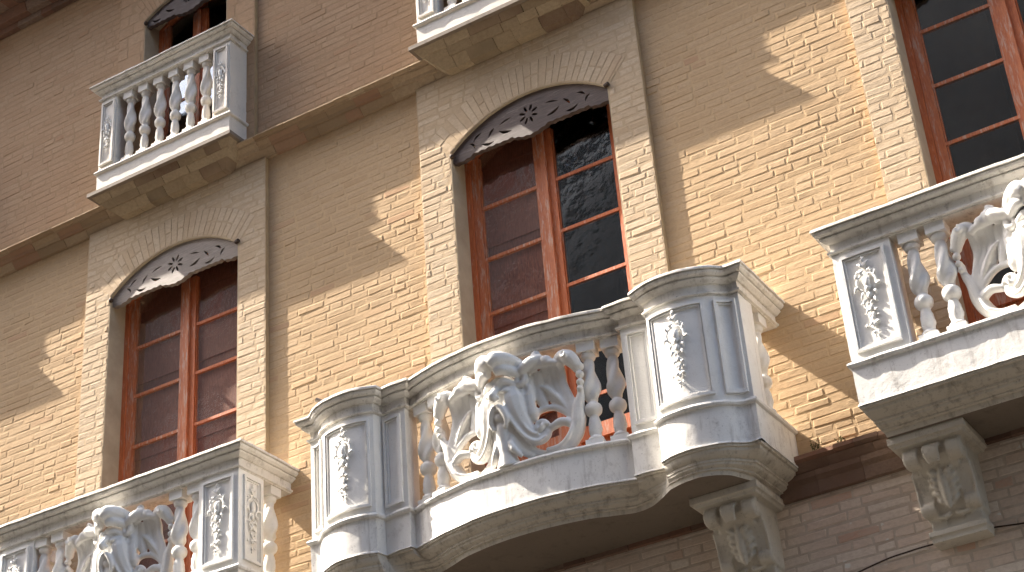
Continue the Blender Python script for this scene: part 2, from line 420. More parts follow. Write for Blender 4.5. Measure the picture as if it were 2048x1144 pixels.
def surround(c, dz, seed):
    b0 = 4.66 if dz == 0 else 9.08; set_width(dz)
    up = dz > 0
    core = MB(); top = SUR_TOP+dz*.985; yf = -P_SUR+.0020
    core.box(c-SUR_HW, c-OPW, yf, .004, b0, SPR+dz); core.box(c+OPW, c+SUR_HW, yf, .004, b0, SPR+dz)
    core.box(c-SUR_HW, c-OPW, yf, .004, SPR+dz, top); core.box(c+OPW, c+SUR_HW, yf, .004, SPR+dz, top)
    n = 24
    for i in range(n):
        xa = -OPW+2*OPW*i/n; xb = -OPW+2*OPW*(i+1)/n; za, zb = arch_z(xa, dz), arch_z(xb, dz)
        core.add([(c+xa, yf, za), (c+xb, yf, zb), (c+xb, yf, top), (c+xa, yf, top), (c+xa, .004, za), (c+xb, .004, zb), (c+xb, .004, top), (c+xa, .004, top)],
                 [(0, 1, 2, 3), (0, 4, 5, 1), (3, 2, 6, 7)])
    cme = core.mesh(); cme.materials.append(M['mortar_up'] if up else M['mortar_pale']); cme.materials.append(M['plaster_edge'])
    for p in cme.polygons:
        if abs(p.normal.x) > .7: p.material_index = 1
    so_ = link('window_surround', cme, None, bld)
    mb = MB()
    def iv(z):
        zl = z-dz
        if zl < SPR: xi = OPW+.002
        elif zl < ACZ+ROUT*math.cos(TH): xi = (zl-ACZ)*math.tan(TH)+.012
        else: xi = math.sqrt(max(0, ROUT**2-(zl-ACZ)**2))+.012
        if xi > SUR_HW-.03: return []
        return [(c-SUR_HW+.002, c-xi), (c+xi, c+SUR_HW-.002)]
    bricks(mb, b0, top, iv, -P_SUR, h=.0642 if not up else .128, L=.25 if not up else .3, seed=seed, out=.0022, hdr=.45)
    # voussoirs
    rnd = random.Random(seed+50); a = -TH
    while a < TH-.01:
        da = rnd.uniform(.046, .060); b = min(a+da, TH); g = .0022
        for r0, r1 in (((RIN+.002, ROUT-.003),) if rnd.random() < .45 else ((RIN+.002, RIN+.13), (RIN+.138, ROUT-.003))):
            y = -P_SUR-rnd.uniform(0, .0015)
            q = [(c+r*math.sin(t), y, ACZ+dz+r*math.cos(t)) for r, t in ((r0, a+g), (r0, b-g), (r1, b-g), (r1, a+g))]
            ce = Vector(q[0]).lerp(Vector(q[2]), .5); o_ = [(p[0], y+.0045, p[2]) for p in q]
            inn = [tuple(Vector(p)+(ce-Vector(p)).normalized()*.005) for p in q]
            mb.add(o_+inn, [(4, 5, 6, 7), (0, 1, 5, 4), (1, 2, 6, 5), (2, 3, 7, 6), (3, 0, 4, 7)])
        a = b
    link('surround_bricks', mb.mesh(recalc=False), M['brick_pale'] if not up else M['brick_up'], so_)
    # jamb and intrados lining
    rv = MB(); t = .006
    ya, yb = -P_SUR+.003, .30
    for s_ in (-1, 1):
        x = c+s_*OPW; rv.box(min(x, x-s_*t), max(x, x-s_*t), ya, yb, b0+.1, SPR+dz)
    for i in range(n):
        xa = -OPW+2*OPW*i/n; xb = -OPW+2*OPW*(i+1)/n; za, zb = arch_z(xa, dz), arch_z(xb, dz)
        rv.add([(c+xa, ya, za-t), (c+xb, ya, zb-t), (c+xb, yb, zb-t), (c+xa, yb, za-t), (c+xa, ya, za), (c+xb, ya, zb), (c+xb, yb, zb), (c+xa, yb, za)], [(0, 1, 2, 3), (0, 4, 5, 1), (4, 7, 6, 5)])
    link('jamb_lining', rv.mesh(), M['reveal'], so_)
for i, (c, dz) in enumerate(wins): surround(c, dz, 20+i)

# ------------------------------------------------------------------ string courses and eaves cornice, in brick lengths
def course(name, prof, x0, x1, seed, mat, L=.29, jit=.004):
    mb = MB(); rnd = random.Random(seed); x = x0
    while x < x1:
        ln = L*rnd.uniform(.85, 1.15)*(1 if rnd.random() < .7 else .5); xe = min(x+ln, x1)
        dy = rnd.uniform(-jit, jit); dz = rnd.uniform(-jit, jit)*.6; g = rnd.uniform(.0005, .003)
        k = len(prof); ja = [rnd.uniform(-jit, jit)*.35 for _ in prof]
        vs_ = [(x+g, -d-dy-j_ if d > 0 else .004, z+dz) for (d, z), j_ in zip(prof, ja)]+[(xe-g, -d-dy+j_ if d > 0 else .004, z+dz) for (d, z), j_ in zip(prof, ja)]
        fs = [(j, (j+1) % k, k+(j+1) % k, k+j) for j in range(k)]+[tuple(range(k))[::-1], tuple(k+j for j in range(k))]
        mb.add(vs_, fs); x = xe
    return link(name, mb.mesh(recalc=True), mat, bld)
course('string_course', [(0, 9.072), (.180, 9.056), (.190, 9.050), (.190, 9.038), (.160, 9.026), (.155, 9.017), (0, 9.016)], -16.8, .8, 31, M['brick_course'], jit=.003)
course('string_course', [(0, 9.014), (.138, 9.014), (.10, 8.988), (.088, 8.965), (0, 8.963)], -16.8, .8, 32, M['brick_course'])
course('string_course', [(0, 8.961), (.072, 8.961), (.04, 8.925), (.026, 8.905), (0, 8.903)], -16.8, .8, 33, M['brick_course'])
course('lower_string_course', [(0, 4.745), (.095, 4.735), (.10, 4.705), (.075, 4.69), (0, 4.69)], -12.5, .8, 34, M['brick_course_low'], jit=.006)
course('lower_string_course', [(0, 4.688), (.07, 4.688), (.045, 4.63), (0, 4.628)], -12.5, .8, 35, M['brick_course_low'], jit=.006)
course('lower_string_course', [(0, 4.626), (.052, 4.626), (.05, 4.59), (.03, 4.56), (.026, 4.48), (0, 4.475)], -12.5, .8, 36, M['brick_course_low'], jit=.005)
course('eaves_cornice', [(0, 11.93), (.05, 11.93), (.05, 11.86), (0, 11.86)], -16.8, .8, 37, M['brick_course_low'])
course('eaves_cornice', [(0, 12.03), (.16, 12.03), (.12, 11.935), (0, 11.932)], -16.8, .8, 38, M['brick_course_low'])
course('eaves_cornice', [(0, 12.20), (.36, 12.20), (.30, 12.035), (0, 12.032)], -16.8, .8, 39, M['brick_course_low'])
mb = MB(); mb.box(X0, X1, -.62, .42, 12.22, 12.36); mb.box(X0, X1, -.805, .42, 12.362, 12.46)
link('roof_eaves', mb.mesh(), M['stone'], bld)
mb = MB(); mb.add([(X0, -.83, 12.47), (X1, -.83, 12.47), (X1, 5, 14.4), (X0, 5, 14.4), (X0, 10.8, 12.47), (X1, 10.8, 12.47)], [(0, 1, 2, 3), (3, 2, 5, 4), (0, 3, 4), (1, 5, 2), (0, 4, 5, 1)])
link('roof', mb.mesh(), M['tile'], bld)
mb = MB(); mb.box(X0, X0+.3, .42, 10, -1.6, 12.46); mb.box(X1-.3, X1, .42, 10, -1.6, 12.46); mb.box(X0, X1, 10, 10.3, -1.6, 12.46)
link('rear_wall', mb.mesh(), M['mortar_low'], bld)
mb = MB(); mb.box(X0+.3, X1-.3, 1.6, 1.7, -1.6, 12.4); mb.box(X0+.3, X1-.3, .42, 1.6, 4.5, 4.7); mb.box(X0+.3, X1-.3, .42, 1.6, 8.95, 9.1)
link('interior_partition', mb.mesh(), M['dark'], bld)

# ------------------------------------------------------------------ windows
def bez_poly(curve, pts):
    sp = curve.splines.new('POLY'); sp.points.add(len(pts)-1)
    for q, p in zip(sp.points, pts): q.co = (p[0], p[1], 0, 1)
    sp.use_cyclic_u = True
def make_valance_mesh():
    cu = bpy.data.curves.new('valance_cut', 'CURVE'); cu.dimensions = '2D'; cu.fill_mode = 'BOTH'; cu.extrude = .020; cu.bevel_depth = .0015
    W = OPW-.006
    top = [(x, arch_z(x)-.006-SPR) for x in [W*(1-2*i/30) for i in range(31)]]
    def low(x):
        a = abs(x); b = -.078
        if a < .15: b = -.078-.040*math.cos(a/.17*PI/2)
        if a > .54 and W > .6: b = -.078-.030*math.sin((a-.50)/.215*PI*.8)
        return b+.010*abs(math.sin(a*46))
    bot = [(x, low(x)) for x in [-W+2*W*i/110 for i in range(111)]]
    bez_poly(cu, top+bot)
    cz = .078 if W > .6 else .055
    for k in range(8):
        a = 2*PI*k/8+PI/8; pts = []
        for i in range(10):
            t = 2*PI*i/10; rr = (.060+.031*math.cos(t))*(1 if W > .6 else .65); ww = .0125*math.sin(t)
            pts.append((rr*math.cos(a)-ww*math.sin(a), cz+rr*math.sin(a)+ww*math.cos(a)))
        bez_poly(cu, pts)
    def leaf(x, z, ln, wd, ang, bend=.3):
        pts = []
        for sgn in (1, -1):
            rg = range(0, 9) if sgn == 1 else range(8, -1, -1)
            for i in rg:
                if sgn == -1 and i in (0, 8): continue
                t = i/8; px = (t-.5)*ln; py = bend*ln*(1-(2*t-1)**2)*.5+sgn*wd*math.sin(PI*t)*.5
                pts.append((x+px*math.cos(ang)-py*math.sin(ang), z+px*math.sin(ang)+py*math.cos(ang)))
        bez_poly(cu, pts)
    for s_ in (-1, 1):
        leaf(s_*.21, .10, .13, .018, s_*-.25, .15); leaf(s_*.215, .02, .14, .028, s_*.35, -.25)
        leaf(s_*.34, .05, .10, .024, s_*-.9, .2); leaf(s_*.38, -.02, .13, .026, s_*.2, -.35)
        if W > .6: leaf(s_*.47, .06, .10, .022, s_*-.6, .3); leaf(s_*.53, .0, .09, .022, s_*.9, .4)
    o = bpy.data.objects.new('tmp_form', cu); COL.objects.link(o)
    dg = bpy.context.evaluated_depsgraph_get(); me = bpy.data.meshes.new_from_object(o.evaluated_get(dg)); bpy.data.objects.remove(o)
    me.transform(Matrix.Rotation(PI/2, 4, 'X')); me.update(); return me
set_width(0); VAL0 = make_valance_mesh(); set_width(1); VAL1 = make_valance_mesh()
for v_ in (VAL0, VAL1): v_.materials.append(M['valance'])
def make_window(c, dz, shut=(True, True), vmat='valance', label=None, bars=(7.685, 7.215, 6.735, 6.255, 5.78), bot=None):
    b0 = bot if bot else BOT+.02; set_width(dz); VAL = VAL1 if dz > 0 else VAL0
    y0 = .150; H = lambda x: arch_z(x, dz)-.006
    # outer frame following the arch
    mb = MB(); t = .05
    mb.box(c-OPW+.007, c-OPW+t, y0, y0+.10, b0, SPR+dz-.02); mb.box(c+OPW-t, c+OPW-.007, y0, y0+.10, b0, SPR+dz-.02)
    n = 16; W = OPW-.007
    for i in range(n):
        xa = -W+2*W*i/n; xb = -W+2*W*(i+1)/n; za, zb = H(xa)-.004, H(xb)-.004
        mb.add([(c+xa, y0, za-.03), (c+xb, y0, zb-.03), (c+xb, y0, zb), (c+xa, y0, za), (c+xa, y0+.1, za-.03), (c+xb, y0+.1, zb-.03), (c+xb, y0+.1, zb), (c+xa, y0+.1, za)],
               [(0, 1, 2, 3), (0, 4, 5, 1), (3, 2, 6, 7), (4, 7, 6, 5)])
    win = link('window', mb.mesh(), M['wood'], bld)
    if label: win['label'] = label
    ztop = SPR+dz+.02
    for si, s_ in enumerate((-1, 1)):
        sm = MB(); ys, ye = y0+.018, y0+.065
        xo = c+s_*(OPW-t-.003); xi = c+s_*.004
        def vb(xa, xb, za, zb, y_0=ys, y_1=ye): sm.box(min(xa, xb), max(xa, xb), y_0, y_1, za, zb)
        vb(xo, xo-s_*.068, b0+.01, ztop); vb(xi, xi+s_*.078, b0+.01, ztop)
        if s_ == -1: sm.box(c-.022, c+.022, ys-.018, ys+.001, b0+.01, ztop)
        for x_ in (xo-s_*.076, xi+s_*.086):   # inner bead beside the glass
            vb(x_-.005, x_+.005, b0+.6, ztop-.01, ys+.010, ye-.004)
        xa, xb = xo-s_*.068, xi+s_*.078
        zs = [z+dz for z in bars if z+dz > b0]
        for z in zs: vb(xa, xb, z-.013, z+.013, ys+.006, ye-.006)
        low = 5.50 if dz == 0 else b0+.25
        vb(xa, xb, low-.055, low+.055); vb(xa, xb, b0+.01, b0+.14)
        vb(xa, xb, b0+.14, low-.055, ys+.022, ye-.008)
        vb(xa+s_*-.05, xb+s_*.05, b0+.19, low-.10, ys+.012, ye-.01)
        sa = link('sash', sm.mesh(), M['wood_worn'] if si == 0 else M['wood'], win)
        edges = [low+.055]+sorted(z for z in zs if z > low+.1)+[ztop+.2]
        for za, zb in zip(edges, edges[1:]):
            gm = MB(); g = .014; zz0 = za+(g if za > low+.06 else 0); zz1 = min(zb-g, ztop+.12)
            gm.box(min(xa, xb), max(xa, xb), ys+.014, ys+.018, zz0, zz1)
            link('pane', gm.mesh(), M['glass_bright' if dz > 0 else 'glass_dusty' if shut[si] else 'glass_rough' if c == CX else 'glass'], win)
        if shut[si]:
            sh = MB(); sh.box(min(xo, xi), max(xo, xi), y0+.062, y0+.085, b0+.02, ztop+.1)
            for k in range(5):
                z_ = b0+.35+k*.72; sh.box(min(xo, xi)+.06, max(xo, xi)-.06, y0+.052, y0+.062, z_, min(z_+.6, ztop+.08))
            link('shutter', sh.mesh(), M['shutter'], win)
    v = link('valance', VAL, None, win); v.location = (c, .006, SPR+dz)
    if vmat != 'valance':
        v.data = VAL.copy(); v.data.materials[0] = M[vmat]
    rod = MB(); rod.tube([(c+OPW-.02, -.05, SPR+dz+.01), (c+OPW+.015, -.06, SPR+dz+.012)], .018, 8);
    link('valance_knob', rod.mesh(weld=True), M['cable'], win, 60)
    rod = MB(); rod.ball((c-OPW+.02, -.05, SPR+dz-.045), .022); link('valance_knob', rod.mesh(), M['cable'], win, 60)
    return win
make_window(BX, 0, (True, True), 'valance_grey', 'lower left window, both leaves closed behind by brown shutters, pale carved valance')
make_window(CX, 0, (True, False), 'valance', 'middle window with a brown shutter behind its left leaf and dark right panes')
wD = make_window(DX, 0, (False, False), 'valance', 'right window with dark reflecting panes behind the flat balcony')
make_window(UX[0]+.02, UDZ, (False, False), 'valance', 'upper left window reflecting blue sky', bot=9.25)
make_window(UX[1]+.02, UDZ, (False, False), 'valance', None, bot=9.25)
make_window(UX[2], UDZ, (False, False), 'valance', None, bot=9.25)
make_window(-12.5, 0, (True, True), 'valance', None)
cm = MB(); cm.box(DX-.62, DX-.16, .34, .36, 4.9, 8.3)
link('curtain', cm.mesh(), M['curtain'], wD)

# ------------------------------------------------------------------ balcony ornaments
def baluster_mesh(h=.735, twist=True, big=1.0):
    mb = MB(); z0 = 0
    b = .052*big
    def blk(za, zb, r): mb.box(-r, r, -r, r, za, zb)
    blk(0, .045, b*1.15); blk(h-.070, h+.004, b*1.18)
    prof = [(.046, .050), (.058, .054), (.070, .050), (.076, .040), (.085, .037), (.12, .043), (.17, .041), (.205, .034), (.222, .031), (.232, .040), (.245, .052), (.262, .058), (.280, .058),
            (.297, .052), (.308, .040), (.316, .033), (.328, .036), (.36, .050), (.40, .058), (.44, .056), (.50, .047), (.56, .039), (.60, .035), (.618, .034), (.626, .044), (.638, .050), (.652, .052), (.664, .046), (.675, .044)]
    prof = [(z*h/.735, r*big) for z, r in prof]
    P = catmull([(r, 0, z) for z, r in prof], 3); seg = 28; vs_ = []
    for p in P:
        z = p.z; zz = z*.735/h
        am = max(0, min(1, (zz-.325)/.03))*max(0, min(1, (.612-zz)/.03)) if twist else 0
        am2 = (max(0, min(1, (zz-.088)/.02))*max(0, min(1, (.205-zz)/.02)))
        for k in range(seg):
            a = 2*PI*k/seg
            r = p.x*(1+am*.19*math.cos(3*a-zz*30)+am2*.10*noise.noise(Vector((math.cos(a)*2.2, math.sin(a)*2.2, zz*45)))*2)
            vs_.append((r*math.cos(a), r*math.sin(a), z))
    n = len(P); fs = [(i*seg+k, i*seg+(k+1) % seg, (i+1)*seg+(k+1) % seg, (i+1)*seg+k) for i in range(n-1) for k in range(seg)]
    mb.add(vs_, fs); me = mb.mesh('baluster'); me.materials.append(M['plaster']); me.shade_smooth()
    me.set_sharp_from_angle(angle=math.radians(50)); return me
BAL = baluster_mesh(); BAL_UP = baluster_mesh(.655, True, .86); BAL_UP.materials[0] = M['plaster_up']

def cartouche_mesh():
    mb = MB()
    def T(pts, rad, ys=1.0, seg=10, sub=5):
        c = catmull(pts, sub); mb.tube(c, lerp_list(rad, len(c)), seg, ys)
    def curl(cx, cz, y, r, a0, turns, rad, d=1, yo=0):
        n = 16; pts = []; rr = []
        for i in range(n+1):
            t = i/n; a = a0+d*turns*2*PI*t; q = r*(1-.78*t); pts.append((cx+q*math.cos(a), y-yo*t, cz+q*math.sin(a))); rr.append(rad*(1-.35*t))
        mb.tube(pts, rr, 9, 1.2)
    for s in (-1, 1):
        X = lambda pts: [(s*x, y, z) for x, y, z in pts]
        # outer C scroll: pinched stem, thick heel, tail running back under the moustache
        T(X([(.545, -.03, .46), (.54, -.03, .385), (.51, -.02, .31), (.495, -.01, .22), (.465, 0, .14), (.41, 0, .075), (.33, -.01, .045), (.24, -.02, .045), (.16, -.05, .085), (.095, -.10, .16), (.045, -.15, .27), (.02, -.18, .345)]),
          [.020, .026, .040, .050, .050, .042, .034, .030, .030, .028, .022, .014], 1.1)
        T(X([(.48, -.05, .20), (.44, -.07, .10), (.36, -.06, .06), (.26, -.06, .065)]), [.010, .016, .014, .008])
        # inner hook of the C rolling up to the volute
        T(X([(.475, -.01, .16), (.445, -.03, .205), (.39, -.05, .225), (.335, -.055, .21), (.29, -.05, .20)]), [.026, .030, .030, .026, .022], 1.2)
        curl(s*.25, .222, -.070, .042, 0 if s > 0 else PI, 1.1, .024, s, .03)
        # broad smooth cheek band sweeping down into the volute, with two raised lines
        T(X([(.070, -.125, .54), (.085, -.135, .45), (.098, -.12, .36), (.125, -.095, .265), (.168, -.075, .185), (.225, -.065, .145), (.28, -.06, .165), (.29, -.055, .215)]),
          [.050, .078, .080, .070, .056, .042, .032, .022], .95)
        T(X([(.055, -.20, .40), (.075, -.185, .31), (.115, -.155, .215), (.175, -.125, .14), (.235, -.105, .115), (.29, -.09, .145)]), [.008, .013, .014, .013, .012, .008])
        T(X([(.12, -.175, .37), (.145, -.15, .27), (.19, -.125, .19), (.24, -.105, .165)]), [.006, .011, .012, .008])
        # moustache lock beside the mouth
        T(X([(.012, -.225, .40), (.040, -.215, .365), (.060, -.20, .30), (.045, -.19, .24)]), [.014, .022, .020, .010], 1.0)
        # brow, lid, eye
        T(X([(.012, -.195, .545), (.05, -.20, .575), (.10, -.16, .56), (.135, -.11, .52)]), [.020, .026, .022, .012], 1.0)
        mb.ball((s*.062, -.185, .52), .028, .022, .015)
        T(X([(.03, -.195, .508), (.062, -.208, .498), (.10, -.175, .508)]), [.008, .011, .007])
        mb.ball((s*.024, -.235, .445), .018, .022, .016)
        # crest of hair thrown forward over the forehead
        T(X([(.0, -.27, .68), (.045, -.26, .715), (.10, -.19, .715), (.16, -.11, .685), (.20, -.07, .65)]), [.050, .060, .056, .042, .024], 1.0)
        T(X([(.02, -.25, .63), (.07, -.23, .645), (.13, -.16, .63), (.17, -.10, .60)]), [.030, .040, .036, .022], 1.0)
        # side curls around the face
        curl(s*.150, .575, -.12, .046, PI/2, .95, .026, -s, .03)
        curl(s*.168, .49, -.095, .044, PI/2, .95, .025, -s, .03)
        T(X([(.12, -.08, .60), (.165, -.04, .50), (.165, -.03, .40), (.13, -.03, .30)]), [.03, .035, .03, .02])
        # rolled leaf leaving the hair, its knot and peg
        T(X([(.13, -.13, .615), (.18, -.15, .64), (.25, -.14, .675), (.32, -.11, .69)]), [.018, .034, .044, .038], 1.0)
        T(X([(.285, -.10, .66), (.28, -.11, .705), (.265, -.11, .75)]), [.034, .038, .034])
        mb.ball((s*.345, -.11, .665), .046, .045, .040)
        # leaf wing: a hollow sheet whose ribs run together into the stem
        ribs = [([(.20, -.06, .61), (.185, -.07, .52), (.185, -.08, .42), (.205, -.08, .31)], [.030, .042, .050, .034]),
                ([(.26, -.05, .63), (.245, -.035, .54), (.25, -.035, .45), (.28, -.03, .375)], [.038, .046, .046, .030]),
                ([(.32, -.06, .65), (.31, -.02, .56), (.325, -.015, .47), (.365, -.01, .38), (.42, -.01, .31)], [.04, .046, .044, .036, .026]),
                ([(.38, -.07, .65), (.375, -.02, .57), (.385, -.01, .48), (.43, -.01, .38), (.475, -.01, .27)], [.038, .042, .040, .036, .034]),
                ([(.43, -.08, .645), (.425, -.035, .57), (.425, -.02, .49), (.455, -.015, .40), (.49, -.015, .30)], [.030, .034, .032, .030, .030])]
        for p, r in ribs: T(X([(x_, y_-.022, z_) for x_, y_, z_ in p]), r, .62)
        T(X([(.20, -.09, .63), (.28, -.12, .645), (.37, -.12, .645), (.43, -.10, .62)]), [.016, .022, .024, .02])
        T(X([(.255, -.075, .515), (.31, -.075, .49), (.37, -.065, .42), (.42, -.045, .34), (.46, -.04, .26)]), [.006, .015, .017, .015, .010])
        T(X([(.205, -.075, .30), (.235, -.06, .345), (.29, -.05, .355), (.35, -.04, .345), (.41, -.03, .305), (.46, -.03, .245)]), [.02, .022, .022, .024, .026, .02])
        mb.ball((s*.200, -.080, .330), .044, .042, .062)
        # lumps of the outer edge, smaller downwards
        T(X([(.40, -.08, .645), (.45, -.085, .67), (.50, -.08, .65), (.535, -.065, .60), (.55, -.05, .545)]), [.026, .046, .056, .046, .026], 1.0)
        for x, z, r in ((.470, .680, .038), (.560, .575, .034), (.560, .515, .030), (.556, .46, .027), (.550, .415, .023)):
            mb.ball((s*x, -.055, z), r, r*1.1, r*.85)
        curl(s*.500, .655, -.13, .030, PI/2, .9, .014, s, .02)
        # foot leaves
        T(X([(.02, -.13, .26), (.05, -.13, .17), (.10, -.09, .09), (.17, -.06, .04)]), [.03, .040, .032, .016], .9)
        T(X([(.05, -.15, .15), (.07, -.15, .09), (.115, -.12, .035)]), [.02, .024, .014])
    # head, forehead, nose, mouth, chin
    mb.ball((0, -.09, .50), .135, .11, .17); mb.ball((0, -.13, .58), .09, .085, .065)
    mb.tube(catmull([(0, -.19, .555), (0, -.225, .505), (0, -.262, .455), (0, -.235, .428)], 4), lerp_list([.022, .025, .032, .018], 13), 10)
    mb.ball((0, -.205, .400), .036, .032, .011); mb.ball((0, -.20, .370), .028, .032, .012); mb.ball((0, -.175, .325), .038, .045, .036)
    mb.tube(catmull([(0, -.15, .33), (0, -.16, .26), (0, -.14, .17), (0, -.12, .09), (0, -.10, .0)], 4), lerp_list([.035, .045, .05, .06, .085], 17), 12, .9)
    mb.ball((0, -.25, .70), .05, .05, .045)
    mb.box(-.16, .16, -.07, .03, -.02, .03)
    me = remesh(mb.mesh('cart'), .0068, 2, 'cartouche')
    me.materials.append(M['plaster']); return me
CART = cartouche_mesh()

def garland_mesh(seed):
    """foliate drop of a panel: lies in the x-z plane, leafs rising to -y, 0.60 tall around z = 0"""
    mb = MB(); rnd = random.Random(seed)
    def leaf(x, z, ang, ln, w_, y=-.010):
        pts = []; n = 5
        for i in range(n+1):
            t = i/n; b = .35*math.sin(t*2.2)*ln*rnd.choice((-1, 1, 1))
            pts.append((x+math.cos(ang)*ln*t-math.sin(ang)*b*.4, y-.016*math.sin(PI*t), z+math.sin(ang)*ln*t+math.cos(ang)*b*.4))
        mb.tube(pts, [w_*.5, w_*.9, w_, w_*.8, w_*.5, w_*.25], 7, .8)
    def ring(x, z, r, a0, a1, w_, y=-.015):
        n = 14; mb.tube([(x+r*math.cos(a0+(a1-a0)*i/n), y, z+r*math.sin(a0+(a1-a0)*i/n)) for i in range(n+1)], [w_*(1-.4*abs(2*i/n-1)) for i in range(n+1)], 7)
    # ribbon bow and crest
    mb.ball((0, -.012, .215), .016, .016, .022); leaf(0, .23, 1.57, .05, .012)
    for s in (-1, 1): leaf(0, .205, PI/2-s*1.0, .055, .010); leaf(s*.01, .185, PI/2-s*1.9, .06, .010)
    # cartouche ring with mask-like centre
    for s in (-1, 1):
        ring(s*.012, .105, .052, PI/2, PI/2-s*2.7, .011)
        leaf(s*.055, .14, PI/2-s*.6, .035, .009); leaf(s*.06, .09, PI/2-s*2.2, .05, .011); leaf(s*.035, .05, PI/2-s*2.6, .05, .011)
        leaf(s*.02, .0, PI/2-s*2.2, .05, .010); leaf(s*.01, -.07, PI/2-s*1.9, .045, .009); leaf(s*.01, -.14, PI/2-s*2.3, .045, .009); leaf(s*.008, -.20, PI/2-s*2.4, .035, .007)
        ring(s*.022, -.035, .022, 0, s*4.5, .007)
    mb.ball((0, -.022, .105), .026, .022, .036); mb.ball((0, -.02, .065), .02, .02, .018)
    for z, r in ((.02, .019), (-.055, .016), (-.10, .013), (-.12, .012), (-.165, .013), (-.215, .010), (-.24, .008)):
        mb.ball((rnd.uniform(-.006, .006), -.014, z), r, r, r*1.2)
    for _ in range(26):
        z = rnd.uniform(-.2, .15); mb.ball((rnd.gauss(0, .022), -.010, z), rnd.uniform(.005, .010))
    me = remesh(mb.mesh('garl'), .0042, 1, 'garland'); me.materials.append(M['plaster']); return me
GARL = garland_mesh(3)

def console_mesh(acw=.47, dep=.42):
    """scrolled bracket: x centred, wall at y = 0, top at z = 0, about 0.55 tall"""
    mb = MB()
    mb.box(-acw/2, acw/2, -dep, .01, -.045, 0); mb.box(-acw/2+.02, acw/2-.02, -dep+.02, .01, -.068, -.0455)
    def side(x0, x1, grow=0.0):
        # S outline: upper roll, hollow, lower roll
        pts = []
        R1, c1 = .062+grow, (-.315, -.130); 
        for i in range(15):
            a = math.radians(90+ i*17); pts.append((c1[0]+R1*math.cos(a)*1.05, c1[1]+R1*math.sin(a)))
        pts += [(-.255+grow*-.3, -.215), (-.225-grow, -.27), (-.205-grow, -.33), (-.20-grow, -.37)]
        R2, c2 = .048+grow, (-.165, -.405)
        for i in range(9):
            a = math.radians(160+i*18); pts.append((c2[0]+R2*math.cos(a), c2[1]+R2*math.sin(a)))
        pts += [(-.10, -.455), (.01, -.46), (.01, -.068), (-.30, -.068)]
        k = len(pts); mb.add([(x0, y, z) for y, z in pts]+[(x1, y, z) for y, z in pts],
            [(j, (j+1) % k, k+(j+1) % k, k+j) for j in range(k)]+[tuple(range(k)), tuple(k+j for j in range(k))[::-1]])
    side(-.170, -.085); side(.085, .170)
    # core between the scrolls
    k = [(-.335, -.07), (-.345, -.14), (-.32, -.17), (-.25, -.22), (-.205, -.32), (-.175, -.42), (-.125, -.47), (-.115, -.50), (-.10, -.52), (.01, -.52), (.01, -.07)]
    n = len(k); mb.add([(-.12, y, z) for y, z in k]+[(.12, y, z) for y, z in k], [(j, (j+1) % n, n+(j+1) % n, n+j) for j in range(n)]+[tuple(range(n)), tuple(n+j for j in range(n))[::-1]])
    mb.box(-.155, .155, -.125, .01, -.53, -.455); mb.box(-.175, .175, -.15, .01, -.565, -.531); mb.box(-.165, .165, -.135, .01, -.60, -.566)
    # raised spiral on both cheeks
    for s in (-1, 1):
        for (cy, cz, r) in ((-.315, -.130, .050), (-.165, -.405, .037)):
            pts = [(s*.172, cy+r*(1-.75*i/22)*math.cos(PI/2+i*.42), cz+r*(1-.75*i/22)*math.sin(PI/2+i*.42)) for i in range(23)]
            mb.tube(pts, [.010*(1-.4*i/22) for i in range(23)], 6)
        mb.tube([(s*.172, -.255, -.20), (s*.172, -.215, -.29), (s*.172, -.205, -.38)], .009, 6)
    # upper drapery and acanthus leaf in the hollow
    for i in range(-2, 3):
        mb.tube(catmull([(i*.022, -.30, -.075), (i*.020, -.372, -.10), (i*.018, -.385, -.145), (i*.012, -.35, -.195)], 4), .014, 7)
    mb.tube(catmull([(0, -.27, -.20), (0, -.255, -.28), (0, -.24, -.36), (0, -.205, -.44)], 4), lerp_list([.018, .024, .022, .012], 13), 8)
    for s in (-1, 1):
        for j, (z, ln) in enumerate(((-.23, .075), (-.27, .082), (-.31, .085), (-.35, .08), (-.39, .06))):
            mb.tube(catmull([(s*.012, -.245+j*.012, z-.024), (s*(.012+ln*.5), -.275+j*.016, z+.004), (s*(.008+ln*.9), -.235+j*.014, z+.036)], 4), lerp_list([.014, .018, .010], 9), 7)
        for j in range(3): mb.tube(catmull([(s*.01, -.14, -.44), (s*(.03+j*.02), -.165, -.465), (s*(.06+j*.035), -.14, -.485+j*.018)], 4), lerp_list([.012, .012, .005], 9), 6)
    me = remesh(mb.mesh('cons'), .0075, 1, 'console'); me.materials.append(M['stone']); return me
CONS = console_mesh()

# ------------------------------------------------------------------ balconies
def inst(name, me, parent, loc, rz=0, sc=None):
    o = bpy.data.objects.new(name, me); COL.objects.link(o); o.parent = parent; o.location = loc; o.rotation_euler = (0, 0, rz)
    if sc: o.scale = sc
    return o
def pier(path, a, b, z0, z1, parent, panels, garl=True, gsc=1.0, th=.15):
    mb = MB(); band(mb, path, a, b, -th, 0, z0, z1)
    for (u, v) in panels:
        frame(mb, path, u, v, z0+.050, z1-.040, .018, .020); frame(mb, path, u+.022, v-.022, z0+.072, z1-.062, .010, .011)
    p = link('pier', mb.mesh(), M['plaster'], parent, 35)
    return p
def put_garland(path, s_, z, parent, sc=1.0, off=0.0):
    p, n, i = path.at(s_); d = path.p[i+1]-path.p[i]; rz = math.atan2(d.y, d.x)
    nn = Vector((d.y, -d.x)).normalized(); q = p+nn*off
    inst('garland', GARL, parent, (q.x, q.y, z), rz, (sc*.88, .72, sc))
